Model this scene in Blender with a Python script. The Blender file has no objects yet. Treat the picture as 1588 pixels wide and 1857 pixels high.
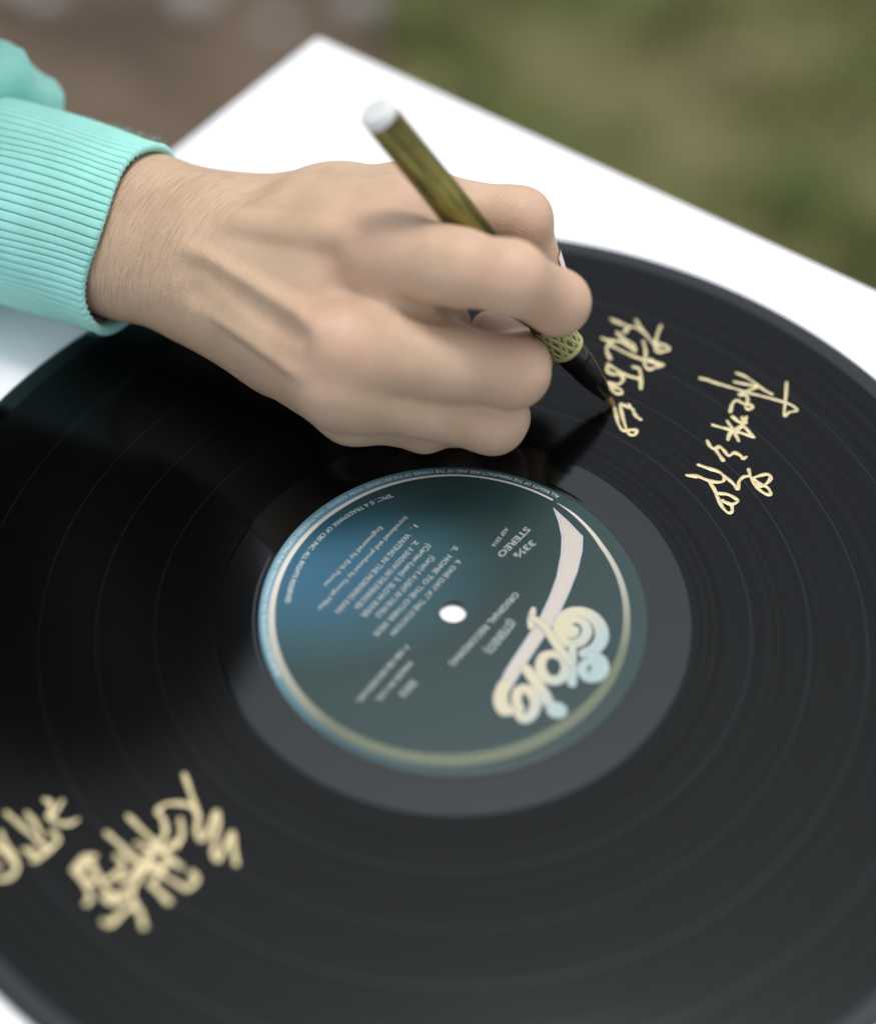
import bpy, bmesh, math, random
import numpy as np
from mathutils import Vector, Matrix, Quaternion

S = 0.001                       # every table below is in millimetres
CAM = {"C":[-4.1754,-319.724,411.3405],"r":[0.9999696,0.0059116,0.0050884],"u":[-0.0077999,0.7578847,0.6523418],"fw":[0.0,0.6523617,-0.7579078]}
CORNER = [-47.39,254.39]
EDGE_A = [129.01,127.67]
EDGE_B = [-92.35,192.87]
PEN_TIP = [46.13,74.88,0.0]
PEN_END = [-20.65,75.43,104.48]
JOINTS = {"arm0":[-163.29,142.46,30.7],"arm1":[-122.97,124.99,31.5],"wr":[-93.49,112.26,31.1],"ca":[-74.99,102.27,33.05],"ci":[-72.93,108.31,35.61],"cm":[-71.6,98.78,32.69],"cr":[-72.56,94.93,26.74],"cp":[-75.39,95.48,21.93],"mi":[-19.76,71.03,61.58],"mm":[-28.49,51.17,45.81],"mr":[-30.93,46.29,36.33],"mp":[-27.37,50.89,23.14],"ip":[13.81,55.9,67.03],"idp":[26.84,63.63,51.25],"it":[27.69,71.85,39.86],"mmp":[15.48,52.48,36.38],"mdp":[19.85,74.61,19.8],"mt":[11.02,88.35,15.79],"rp":[10.46,50.23,19.93],"rd":[12.64,59.76,10.98],"rt":[3.47,64.69,9.94],"pp":[-8.04,57.9,9.37],"pd":[1.2,62.2,6.48],"pt":[-3.46,64.39,7.04],"tc":[-67.9,119.73,30.93],"tm":[-13.82,100.94,51.7],"tip":[17.45,93.12,54.2],"tt":[24.43,91.08,31.33],"f1":[-40.5,98.89,48.61],"f2":[-15.02,87.12,58.28],"f3":[-27.64,84.66,54.84],"w1":[-16.56,63.22,49.58],"w2":[-2.78,69.9,36.86],"w3":[-16.45,49.81,35.4],"w4":[-5.02,56.07,22.32],"web":[-3.9,88.94,57.21],"pa":[-46.72,83.04,29.7],"pb":[-46.85,75.86,19.56],"th":[-41.59,108.06,34.08]}
CUFF_AXIS = [[-163.81,141.78,27.48],[-133.52,128.99,29.66],[-112.72,119.58,30.8],[-92.37,109.67,31.51]]
FRAME = {"o":[-93.49,112.26,31.1],"x":[0.782441,-0.611344,0.118509],"z":[-0.438206,-0.40532,0.802304]}
CREASES = [[[-14.35,67.57,44.08],[-10.8,66.69,43.33],[-7.25,66.65,41.98],[-3.68,67.45,40.03]]]
INK = [[[[47.2,111.13],[49.52,109.78],[51.49,108.43]],[[47.87,110.24],[50.19,108.89]],[[54.58,110.66],[56.24,106.57],[57.93,103.19],[59.2,100.84],[61.19,98.85]],[[50.47,105.48],[52.27,107.75],[54.4,107.57],[56.65,105.55],[57.93,103.19]],[[52.04,107.89],[51.32,105.29]],[[61.83,108.34],[60.35,103.9],[59.61,99.84],[59.92,97.5],[61.81,97.52],[63.76,98.55],[61.78,100.54],[59.22,101.18]],[[43.94,103.04],[45.79,102.04],[47.45,102.06]],[[48.57,105.46],[50.32,102.77],[53.03,100.44],[53.58,97.76]],[[46.01,94.35],[45.19,97.67],[45.94,100.36],[48.38,101.87],[51.14,100.42],[53.56,97.43]],[[46.85,99.7],[51.39,96.41],[55.48,94.12],[58.68,92.84],[61.43,92.01]],[[56.2,101.96],[56.6,97.13],[55.99,92.48],[57.1,90.18],[59.02,90.86],[61.2,92.0],[59.17,93.17],[57.59,94.15]],[[52.49,91.12],[54.3,90.15],[54.55,86.56],[54.28,82.14]],[[54.06,86.22],[51.33,87.17],[49.52,88.13],[47.29,90.07],[45.29,92.03]],[[45.29,92.03],[44.92,89.39],[46.71,87.91],[48.6,88.45],[47.38,90.08]],[[48.57,87.8],[49.39,85.85],[47.89,83.88],[44.91,84.5]],[[45.33,83.53],[48.25,81.82],[48.62,80.21],[46.78,80.32],[45.74,82.57],[46.49,83.54]],[[50.43,75.57],[51.45,73.36],[52.24,71.16],[53.53,69.79]],[[51.7,73.68],[49.71,74.93],[48.06,75.86],[48.19,72.38],[48.92,67.37],[49.79,64.27],[51.35,63.79],[52.0,65.53],[50.56,65.83],[48.27,65.49],[47.04,67.97],[46.56,71.73],[46.12,74.76]]],[[[96.85,85.07],[95.94,79.25],[94.74,71.93],[96.34,73.21],[98.61,73.87],[97.54,75.76],[94.95,77.32],[90.08,79.19],[85.61,80.74],[81.17,82.63],[76.7,84.52],[73.57,85.98],[71.98,86.42]],[[71.99,86.55],[74.27,85.99]],[[92.04,80.36],[89.91,82.08],[87.42,84.96],[84.87,87.54],[82.67,88.82]],[[81.64,85.22],[85.03,84.29],[88.42,83.35]],[[88.42,83.35],[85.25,81.71],[82.55,80.07],[84.6,79.77],[84.78,77.85],[83.94,75.29],[84.53,74.22],[85.98,75.0],[85.17,76.13],[83.37,76.56],[81.65,77.82],[80.21,76.21],[79.39,73.22]],[[73.91,67.95],[76.55,66.91],[79.63,65.83],[82.68,64.49],[85.2,63.28]],[[78.15,69.55],[79.63,65.83],[80.71,61.82]],[[77.72,62.22],[78.89,65.2],[82.6,68.35],[83.78,71.18]],[[79.89,71.14],[81.75,69.09],[83.48,68.99]],[[82.6,70.86],[82.6,68.35],[81.02,66.15]],[[81.97,68.97],[83.53,66.18],[85.2,63.28]],[[71.8,61.72],[72.52,59.58],[73.8,58.68],[75.0,59.61],[76.22,58.09],[77.4,56.1],[79.07,57.21],[80.56,56.31],[81.34,55.11],[82.3,55.72]],[[73.8,58.68],[74.8,56.25],[75.67,54.32]],[[68.58,52.55],[71.59,51.08],[74.16,49.91],[75.42,48.01],[74.74,46.34],[72.51,46.2],[69.93,47.18],[67.8,48.35],[64.93,48.62]],[[65.36,48.5],[67.78,48.05]],[[71.6,51.2],[74.15,49.79],[76.18,47.54],[77.77,45.48],[78.71,43.6],[79.41,46.39],[80.77,48.07],[82.28,48.5]],[[82.51,50.9],[82.86,47.61],[84.29,44.07],[86.28,41.91],[87.69,41.87],[87.17,44.1],[85.32,45.56],[83.3,47.62]],[[83.32,47.74],[85.64,48.72],[87.69,49.16],[88.29,47.67],[86.87,45.58],[85.23,44.67],[84.46,45.85]],[[71.16,46.01],[72.27,43.36],[72.9,40.43],[73.92,36.94],[75.28,34.93],[76.41,35.34],[76.48,37.55],[74.95,38.69],[74.22,39.39]],[[73.25,41.9],[75.65,41.63],[77.73,40.18],[78.37,39.02],[76.65,38.01],[74.52,38.81]]],[[[-65.98,-51.54],[-64.66,-54.91],[-63.07,-59.2],[-61.49,-63.43]],[[-61.49,-63.43],[-63.35,-60.62],[-67.08,-59.71],[-70.07,-60.21],[-71.5,-62.11],[-69.86,-64.45],[-69.1,-68.17],[-70.03,-70.95]],[[-65.84,-64.41],[-65.1,-68.13],[-65.96,-71.83]],[[-61.49,-63.43],[-61.58,-67.17],[-60.54,-69.94],[-59.1,-68.08],[-58.16,-64.81],[-57.18,-61.98],[-56.51,-64.32],[-57.02,-68.98],[-57.09,-73.12],[-55.72,-75.39],[-54.74,-72.64],[-53.79,-69.42],[-53.1,-68.02],[-52.43,-71.71],[-51.5,-76.26]],[[-78.41,-63.59],[-74.8,-67.29],[-71.23,-70.96],[-67.69,-74.59],[-64.67,-77.28]],[[-83.1,-68.29],[-79.55,-71.49],[-75.97,-75.12],[-72.57,-77.35],[-69.24,-79.13],[-65.87,-81.34]],[[-70.92,-70.03],[-72.15,-73.72],[-72.57,-77.35],[-74.56,-80.97],[-75.36,-84.54]],[[-67.3,-74.58],[-68.62,-77.32],[-70.24,-80.93]],[[-61.75,-79.06],[-60.41,-80.84],[-62.57,-83.09],[-65.05,-81.78]],[[-79.99,-74.7],[-78.15,-76.95],[-79.48,-79.22],[-81.64,-81.03]],[[-75.75,-84.54],[-74.69,-87.18],[-76.79,-89.39],[-79.55,-92.46],[-81.15,-92.04]],[[-74.69,-87.18],[-72.86,-89.79],[-71.73,-93.26]],[[-71.33,-81.83],[-68.71,-84.48],[-66.55,-86.67]],[[-89.84,-78.41],[-87.86,-75.22],[-85.14,-74.74]],[[-89.84,-78.41],[-87.14,-81.08],[-85.03,-85.51],[-85.6,-87.28]],[[-86.11,-76.57],[-83.21,-81.05],[-80.45,-84.58],[-77.13,-86.32]],[[-87.69,-76.58],[-88.04,-80.19],[-84.68,-81.95]],[[-75.61,-71.0],[-72.24,-72.8],[-69.06,-72.77],[-66.45,-70.91]],[[-73.64,-74.64],[-70.2,-77.33],[-67.83,-77.31]],[[-78.49,-81.0],[-76.23,-80.09],[-74.15,-77.37]],[[-81.91,-85.48],[-79.37,-87.22],[-77.32,-84.56],[-75.55,-82.76]]],[[[-99.17,-59.05],[-97.36,-60.46],[-97.72,-63.76],[-95.96,-61.86],[-95.06,-59.49]],[[-97.72,-63.76],[-95.06,-65.61],[-92.25,-65.58],[-90.77,-64.64]],[[-107.92,-62.91],[-104.7,-65.7],[-101.5,-68.46],[-98.72,-71.2],[-96.15,-72.56]],[[-103.09,-62.87],[-100.68,-65.66],[-98.57,-69.36]],[[-96.36,-67.95],[-94.46,-70.25],[-96.15,-72.56],[-98.22,-74.86],[-99.68,-75.78]],[[-108.69,-68.52],[-106.55,-72.19],[-104.56,-74.92]],[[-109.0,-71.76],[-105.35,-74.92],[-103.37,-77.63],[-104.56,-80.34],[-107.57,-81.26]],[[-102.04,-73.07],[-99.93,-73.96],[-98.89,-75.78]],[[-112.77,-73.17],[-109.83,-76.78],[-107.71,-77.67]],[[-112.69,-68.56],[-109.87,-71.3],[-108.0,-73.12]]]]
BLADE = [[27.37,36.36],[31.37,31.36],[35.15,25.96],[34.75,20.79],[33.2,13.86],[30.85,7.03],[28.57,1.27],[25.75,-4.89],[22.63,-10.03],[19.54,-15.56],[16.68,-21.02],[14.41,-25.5],[11.53,-24.19],[13.61,-18.79],[16.84,-12.85],[20.12,-6.81],[23.07,-1.16],[25.5,5.05],[27.61,11.84],[29.02,19.74],[29.43,25.75],[28.65,31.33]]
LOGO = [[[12.99,-23.74,3.473],[12.02,-27.74,3.868],[12.87,-31.24,3.947],[14.84,-31.44,3.158]],[[30.94,-5.54,2.763],[31.85,-6.0,2.447],[31.23,-7.63,2.289],[29.59,-6.72,2.289],[29.57,-4.38,2.368],[31.61,-2.58,2.526],[34.0,-3.4,2.763],[34.92,-6.43,2.921],[33.18,-9.7,3.0],[30.2,-10.42,3.079],[28.05,-8.36,3.158],[27.54,-4.87,3.237],[29.42,-1.09,3.316],[32.65,0.12,3.394],[35.97,-1.03,3.552],[38.25,-4.3,3.71],[38.61,-8.49,3.789],[36.78,-11.97,3.631],[33.94,-13.6,3.316]],[[35.4,-13.95,2.921],[37.91,-15.29,3.0],[38.68,-18.33,3.0],[37.1,-20.91,3.0],[34.53,-21.29,2.921],[33.12,-19.28,2.763],[33.81,-16.79,2.605],[35.73,-16.41,2.289],[36.61,-17.94,2.052],[35.71,-19.26,1.816]],[[30.92,-10.87,2.21],[30.71,-16.36,2.368],[30.34,-23.12,2.605]],[[25.66,-13.77,2.605],[23.23,-14.84,2.842],[22.4,-18.26,3.0],[23.7,-21.4,3.079],[26.11,-22.36,3.079],[28.24,-20.81,3.0],[28.94,-17.74,2.842],[28.0,-15.03,2.684],[25.84,-13.91,2.526]],[[21.06,0.72,1.579],[20.52,-2.6,2.368],[20.35,-5.18,1.974]],[[20.61,-2.12,1.974],[23.53,-4.44,2.447],[26.33,-10.0,2.605],[28.76,-14.33,2.605],[30.49,-17.27,2.289]],[[18.73,-18.74,3.079],[20.83,-22.32,3.316],[22.9,-26.31,3.316],[24.18,-29.47,3.158]],[[17.01,-31.2,2.368],[16.04,-29.02,2.763],[16.58,-25.84,2.921],[18.59,-25.11,3.0],[20.52,-27.66,3.079],[20.72,-30.73,3.079],[19.47,-33.36,3.079],[17.84,-34.33,3.0],[16.43,-32.95,2.605]],[[25.99,-31.55,5.131],[26.34,-31.73,5.131]]]
LINES = [["Engineered by Erik Porter",[-19.45,28.73],[-34.15,7.87],1.35],["Introduced and produced by George Miller",[-12.75,32.36],[-35.4,-0.1],1.35],["1.",[-10.0,29.42],[-11.33,27.83],1.35],["WAITING IN THE MORNING RAIN",[-12.06,26.26],[-30.45,-0.78],1.6],["2.",[-9.63,23.75],[-10.95,22.18],1.35],["A SHADOW ON THE EVENING SEA",[-11.09,21.41],[-25.57,0.55],1.6],["(Carter-Lane) 3. SLOW RIVER",[-6.34,22.62],[-23.75,-2.17],1.6],["(Carter) 4. A LIGHT IN THE HILLS",[-5.27,18.39],[-19.85,-2.14],1.6],["5.",[0.96,21.92],[-0.23,20.36],1.35],["HOME TO THE OTHER SIDE",[-0.82,18.82],[-20.26,-8.29],1.5],["6. ONE DAY AT THE STATION",[1.7,17.12],[-15.83,-7.89],1.5],["P 1980 CBS RECORDS INC.",[-11.9,-11.6],[-24.16,-29.46],1.5],["MADE IN U.K.",[-10.82,-16.9],[-19.15,-29.07],1.5],["SIDE B",[-9.75,-22.81],[-13.04,-27.31],2.0],["ORIGINAL RECORDING",[17.01,6.15],[-0.47,-17.5],1.75],["(STEREO)",[15.67,-3.06],[8.92,-13.53],2.3],["STEREO",[20.47,28.75],[12.37,18.76],1.9],["33\u2153",[21.84,23.87],[16.67,18.61],1.9],["ASF 3316",[14.76,28.69],[10.78,22.21],1.2]]
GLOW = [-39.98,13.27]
EXPOSURE = 0.62
CREAM = {"d":[-0.8708,0.4917],"span":0.016,"off":-0.03423}
MARK = [-11.68,92.73,60.47]
LAWN = [[-56.14,1325.34],[-53.24,1194.01]]
STONES = [[[-85.75,1316.3],26],[[-247.58,1326.96],28],[[-394.39,1330.54],22],[[-161.99,1281.12],16],[[-432.31,1359.77],30]]
CUFF_R = [28.5,20.5]
SLEEVE = {"t":0.26,"ang":-0.6,"lo":-0.6,"hi":0.5}
RING = {"a":[-305.1,-300,-285,-270,-229.7,-184.5,-139.4,-90.7,-56,-3.4,29.6,46.2,53.0],"ro":[47.9,48,48.1,48.2,47.75,48.3,49.0,48.4,47.2,46.4,46.7,47.65,47.5],"ri":[47.35,47.4,47.5,47.6,46.65,46.8,46.5,44.9,44.0,44.6,45.4,46.95,47.4]}

scene = bpy.context.scene
COL = scene.collection
R = math.radians

# ------------------------------------------------------------------ camera
cam = bpy.data.cameras.new("camera")
cam.sensor_fit = 'HORIZONTAL'
cam.sensor_width = 36.0
cam.lens = 36.0 * 3592.55 / 1588.0
cam.clip_start = 0.01
cam.clip_end = 500
cam.dof.use_dof = True
cam.dof.focus_distance = 0.546
cam.dof.aperture_fstop = cam.lens / 23.0
cam.dof.aperture_blades = 0
cam_ob = bpy.data.objects.new("camera", cam)
COL.objects.link(cam_ob)
r_, u_, f_ = Vector(CAM['r']), Vector(CAM['u']), Vector(CAM['fw'])
m = Matrix.Identity(4)
for i in range(3):
    m[i][0], m[i][1], m[i][2] = r_[i], u_[i], -f_[i]
    m[i][3] = CAM['C'][i] * S
cam_ob.matrix_world = m
scene.camera = cam_ob

# ------------------------------------------------------------------ sky, sun, exposure
SUN_EL, SUN_AZ = R(75), R(16)          # azimuth clockwise from +Y
world = bpy.data.worlds.new("World")
scene.world = world
world.use_nodes = True
wt = world.node_tree
wt.nodes.clear()
sky = wt.nodes.new('ShaderNodeTexSky')
sky.sky_type = 'NISHITA'
sky.sun_disc = False
sky.sun_elevation = SUN_EL
sky.sun_rotation = SUN_AZ
sky.air_density = 1.0
sky.dust_density = 2.0
sky.ozone_density = 1.0
hs = wt.nodes.new('ShaderNodeHueSaturation')
hs.inputs['Saturation'].default_value = 0.30
bg = wt.nodes.new('ShaderNodeBackground')
bg.inputs['Strength'].default_value = 0.15
wo = wt.nodes.new('ShaderNodeOutputWorld')
wt.links.new(sky.outputs[0], hs.inputs['Color'])
wt.links.new(hs.outputs[0], bg.inputs['Color'])
wt.links.new(bg.outputs[0], wo.inputs[0])

sun = bpy.data.lights.new("sun", 'SUN')
sun.energy = 1.15
sun.angle = R(16)
sun.color = (1.0, 0.96, 0.90)
sun_ob = bpy.data.objects.new("sun", sun)
COL.objects.link(sun_ob)
sd = Vector((math.sin(SUN_AZ) * math.cos(SUN_EL), math.cos(SUN_AZ) * math.cos(SUN_EL), math.sin(SUN_EL)))
sun_ob.rotation_euler = sd.to_track_quat('Z', 'Y').to_euler()
sun_ob.location = sd * 3

scene.view_settings.view_transform = 'Standard'
scene.view_settings.look = 'None'
scene.view_settings.gamma = 1
scene.view_settings.exposure = EXPOSURE
scene.cycles.max_bounces = 8
scene.cycles.use_denoising = True

# ------------------------------------------------------------------ helpers
def link(name, me, parent=None, mat=None, label=None, cat=None, kind=None, group=None, smooth=True):
    o = bpy.data.objects.new(name, me)
    COL.objects.link(o)
    if parent is not None:
        o.parent = parent
    if mat is not None and me is not None:
        for mm in (mat if isinstance(mat, (list, tuple)) else [mat]):
            me.materials.append(mm)
    if smooth and me is not None:
        me.polygons.foreach_set('use_smooth', [True] * len(me.polygons))
    for k, v in (('label', label), ('category', cat), ('kind', kind), ('group', group)):
        if v:
            o[k] = v
    return o

def mesh(name, verts, faces, scale=S):
    me = bpy.data.meshes.new(name)
    me.from_pydata([tuple(float(c) * scale for c in v) for v in verts], [], [list(map(int, f)) for f in faces])
    me.update()
    return me

class N:
    """small node-tree builder"""
    def __init__(self, name):
        self.m = bpy.data.materials.new(name)
        self.m.use_nodes = True
        self.t = self.m.node_tree
        self.p = self.t.nodes['Principled BSDF']
    def n(self, typ, **kw):
        nd = self.t.nodes.new(typ)
        for k, v in kw.items():
            setattr(nd, k, v)
        return nd
    def l(self, a, b):
        self.t.links.new(a, b)
    def val(self, nd, **kw):
        for k, v in kw.items():
            nd.inputs[k.replace('_', ' ')].default_value = v
        return nd
    def set(self, **kw):
        for k, v in kw.items():
            self.p.inputs[k.replace('_', ' ')].default_value = v
        return self
    def math(self, op, a, b=None, clamp=False):
        nd = self.n('ShaderNodeMath', operation=op, use_clamp=clamp)
        for i, x in enumerate((a, b)):
            if x is None: continue
            if isinstance(x, (int, float)): nd.inputs[i].default_value = x
            else: self.l(x, nd.inputs[i])
        return nd.outputs[0]
    def coord(self, which='Object', scale=(1, 1, 1), rot=(0, 0, 0), loc=(0, 0, 0)):
        tc = self.n('ShaderNodeTexCoord')
        mp = self.n('ShaderNodeMapping')
        mp.inputs['Scale'].default_value = scale
        mp.inputs['Rotation'].default_value = rot
        mp.inputs['Location'].default_value = loc
        self.l(tc.outputs[which], mp.inputs['Vector'])
        return mp.outputs[0]
    def noise(self, vec, scale, detail=3, rough=.55, dist=0):
        nd = self.n('ShaderNodeTexNoise')
        self.val(nd, Scale=scale, Detail=detail, Roughness=rough, Distortion=dist)
        if vec is not None: self.l(vec, nd.inputs['Vector'])
        return nd.outputs[0]
    def ramp(self, fac, stops):
        nd = self.n('ShaderNodeValToRGB')
        e = nd.color_ramp.elements
        while len(e) < len(stops): e.new(.5)
        for el, (p, c) in zip(e, stops):
            el.position = p
            el.color = c if len(c) == 4 else (*c, 1)
        self.l(fac, nd.inputs[0])
        return nd.outputs[0]
    def mix(self, fac, a, b):
        nd = self.n('ShaderNodeMix', data_type='RGBA')
        if isinstance(fac, (int, float)): nd.inputs[0].default_value = fac
        else: self.l(fac, nd.inputs[0])
        for i, x in ((6, a), (7, b)):
            if isinstance(x, tuple): nd.inputs[i].default_value = x if len(x) == 4 else (*x, 1)
            else: self.l(x, nd.inputs[i])
        return nd.outputs[2]
    def bump(self, h, strength=.3, dist=.001, normal=None):
        nd = self.n('ShaderNodeBump')
        self.val(nd, Strength=strength, Distance=dist)
        self.l(h, nd.inputs['Height'])
        if normal is not None: self.l(normal, nd.inputs['Normal'])
        self.l(nd.outputs[0], self.p.inputs['Normal'])
        return nd.outputs[0]

def simple(name, col, rough=.5, **kw):
    b = N(name).set(Base_Color=(*col, 1), Roughness=rough, **kw)
    return b

# ------------------------------------------------------------------ materials
# ground and grass
g = N('soil')
v = g.coord('Object')
n1 = g.noise(v, 6, 6); n2 = g.noise(v, 22, 5)
c = g.ramp(n1, [(.3, (.052, .034, .022)), (.5, (.098, .068, .043)), (.7, (.14, .105, .072))])
c2 = g.ramp(n2, [(.4, (.6, .55, .5)), (.65, (1, 1, 1))])
mx = g.n('ShaderNodeMix', data_type='RGBA', blend_type='MULTIPLY'); mx.inputs[0].default_value = .6
g.l(c, mx.inputs[6]); g.l(c2, mx.inputs[7]); g.l(mx.outputs[2], g.p.inputs['Base Color'])
g.set(Roughness=.95); g.bump(n2, .8, .02)
M_soil = g.m

g = N('lawn_earth')
v = g.coord('Object')
n1 = g.noise(v, 7.0, 3, .5); n2 = g.noise(v, 40, 4)
c = g.ramp(n1, [(.36, (.036, .056, .006)), (.47, (.072, .080, .017)), (.58, (.110, .102, .038)), (.72, (.15, .130, .062))])
g.l(c, g.p.inputs['Base Color']); g.set(Roughness=.95); g.bump(n2, .6, .01)
M_lawn = g.m

g = N('grass_blade')
oi = g.n('ShaderNodeAttribute', attribute_name='tint', attribute_type='GEOMETRY')
c = g.ramp(oi.outputs['Fac'], [(0, (.034, .062, .006)), (.5, (.066, .082, .014)), (1, (.14, .122, .048))])
g.l(c, g.p.inputs['Base Color']); g.set(Roughness=.7)
M_grass = g.m

g = N('pale_stone')
n1 = g.noise(g.coord('Object'), 60, 4)
c = g.ramp(n1, [(.3, (.20, .18, .165)), (.7, (.36, .34, .32))])
g.l(c, g.p.inputs['Base Color']); g.set(Roughness=.85)
M_stone = g.m

# table
g = simple('white_laminate', (.86, .87, .90), .38)
n1 = g.noise(g.coord('Object'), 900, 2); g.bump(n1, .03, .0002)
M_white = g.m
M_metal = simple('grey_steel', (.35, .36, .38), .35, Metallic=1.0).m

# vinyl: radius-driven fine relief
def vinyl(name, rough, spec, groove, base=(.0015, .0014, .0016)):
    g = N(name).set(Base_Color=(*base, 1), Roughness=rough, IOR=1.58)
    g.p.inputs['Specular IOR Level'].default_value = spec
    v = g.coord('Object')
    g.p.inputs['Specular Tint'].default_value = (.86, .97, 1.0, 1)
    sx = g.n('ShaderNodeSeparateXYZ'); g.l(v, sx.inputs[0])
    r2 = g.math('ADD', g.math('MULTIPLY', sx.outputs[0], sx.outputs[0]), g.math('MULTIPLY', sx.outputs[1], sx.outputs[1]))
    rad = g.math('SQRT', r2)
    if groove:
        cx = g.n('ShaderNodeCombineXYZ'); g.l(rad, cx.inputs[0])
        nb = g.noise(cx.outputs[0], 420, 6, .72)      # loud and quiet passages: ring-shaped bands
        nf = g.noise(cx.outputs[0], 2200, 3, .7)     # the groove itself
        sp = g.math('MULTIPLY_ADD', nb, spec * 1.5); g.t.nodes[-1].inputs[2].default_value = spec * .25
        g.l(sp, g.p.inputs['Specular IOR Level'])
        g.bump(nf, .10, .0002)
        g.p.inputs['Anisotropic'].default_value = .7
        tg = g.n('ShaderNodeTangent', direction_type='RADIAL', axis='Z')
        g.l(tg.outputs[0], g.p.inputs['Tangent'])
    else:
        cx = g.n('ShaderNodeCombineXYZ'); g.l(rad, cx.inputs[0])
        nf = g.noise(cx.outputs[0], 900, 2, .5)
        g.bump(nf, .05, .0001)
    # dust and handling marks
    return g
M_groove = vinyl('grooved_vinyl', .11, .125, True).m
M_dead = vinyl('smooth_vinyl', .07, .40, False).m
M_gap = vinyl('track_gap_vinyl', .14, .29, False, (.006, .006, .006)).m

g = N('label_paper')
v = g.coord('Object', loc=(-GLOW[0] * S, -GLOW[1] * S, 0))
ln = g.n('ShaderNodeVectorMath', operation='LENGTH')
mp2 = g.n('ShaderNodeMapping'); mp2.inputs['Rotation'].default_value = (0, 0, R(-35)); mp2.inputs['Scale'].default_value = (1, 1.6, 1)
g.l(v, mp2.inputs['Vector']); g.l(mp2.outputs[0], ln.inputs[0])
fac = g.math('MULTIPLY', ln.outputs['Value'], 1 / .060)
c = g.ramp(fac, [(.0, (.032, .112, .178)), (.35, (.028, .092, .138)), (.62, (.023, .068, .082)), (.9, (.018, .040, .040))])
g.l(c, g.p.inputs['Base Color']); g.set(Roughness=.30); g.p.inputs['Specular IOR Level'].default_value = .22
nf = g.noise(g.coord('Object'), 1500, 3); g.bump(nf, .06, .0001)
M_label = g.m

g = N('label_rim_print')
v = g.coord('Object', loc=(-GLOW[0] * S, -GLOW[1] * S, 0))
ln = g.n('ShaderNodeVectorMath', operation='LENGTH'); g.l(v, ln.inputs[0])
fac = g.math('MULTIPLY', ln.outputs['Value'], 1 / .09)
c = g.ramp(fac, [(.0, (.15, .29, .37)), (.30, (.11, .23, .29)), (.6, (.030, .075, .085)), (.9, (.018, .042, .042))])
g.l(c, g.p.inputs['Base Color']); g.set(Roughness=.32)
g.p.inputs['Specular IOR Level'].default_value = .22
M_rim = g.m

def printed(name, a, b, d, span, off=0., rough=.35):
    g = N(name)
    v = g.coord('Object')
    dt = g.n('ShaderNodeVectorMath', operation='DOT_PRODUCT'); dt.inputs[1].default_value = (*d, 0)
    g.l(v, dt.inputs[0])
    fac = g.math('MULTIPLY_ADD', dt.outputs['Value'], 1 / span); g.t.nodes[-1].inputs[2].default_value = .5 - off / span
    c = g.ramp(fac, [(.2, a), (.8, b)])
    g.l(c, g.p.inputs['Base Color']); g.set(Roughness=rough)
    g.p.inputs['Specular IOR Level'].default_value = .22
    return g.m
M_ring = printed('cream_ring_print', (.115, .135, .09), (.60, .57, .50), (-.3, .95), .085)
M_cream = printed('cream_logo_print', (.30, .40, .40), (.49, .455, .325), CREAM['d'], CREAM['span'], CREAM['off'])
M_blade = simple('beige_print', (.44, .40, .35), .35).m
M_pale = simple('white_print', (.54, .56, .60), .35).m
M_line = simple('slate_print', (.20, .21, .23), .4).m
M_text = simple('grey_lettering', (.25, .285, .28), .45).m
M_textw = simple('pale_lettering', (.58, .64, .60), .4).m

g = N('gold_ink')
n1 = g.noise(g.coord('Object'), 900, 3)
c = g.ramp(n1, [(.3, (.40, .335, .175)), (.7, (.60, .515, .30))])
g.l(c, g.p.inputs['Base Color']); g.set(Roughness=.45, Metallic=.25)
M_ink = g.m

# pen
g = N('olive_gold_barrel')
v = g.coord('Object', scale=(500, 500, 30))
n1 = g.noise(v, 1, 4, .6)
n2 = g.noise(g.coord('Object', scale=(160, 160, 60)), 1, 2)  # broad dark patches: reflections painted into the barrel colour
n1 = g.math('ADD', g.math('MULTIPLY', n1, .6), g.math('MULTIPLY', n2, .4))
c = g.ramp(n1, [(.38, (.035, .028, .009)), (.5, (.150, .128, .030)), (.63, (.27, .24, .062))])
g.l(c, g.p.inputs['Base Color']); g.set(Roughness=.36, Metallic=.65)
M_barrel = g.m
M_band = simple('olive_band', (.36, .355, .14), .45, Metallic=.2).m
M_bandgap = simple('dark_band_recess', (.07, .066, .025), .6).m
M_nose = simple('black_plastic', (.004, .0035, .004), .22).m
M_cap = simple('white_plastic', (.66, .67, .66), .45).m
M_brass = simple('brass_nib', (.50, .33, .12), .35, Metallic=.8).m

# skin
g = N('skin')
v = g.coord('Object')
mott = g.noise(v, 70, 4, .6)
base = g.ramp(mott, [(.3, (.47, .325, .212)), (.5, (.53, .372, .25)), (.72, (.565, .40, .275))])
at = g.n('ShaderNodeAttribute', attribute_name='flush', attribute_type='GEOMETRY')
fl = g.math('MULTIPLY', at.outputs['Fac'], .62, True)
base = g.mix(fl, base, (.555, .325, .245))
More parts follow.
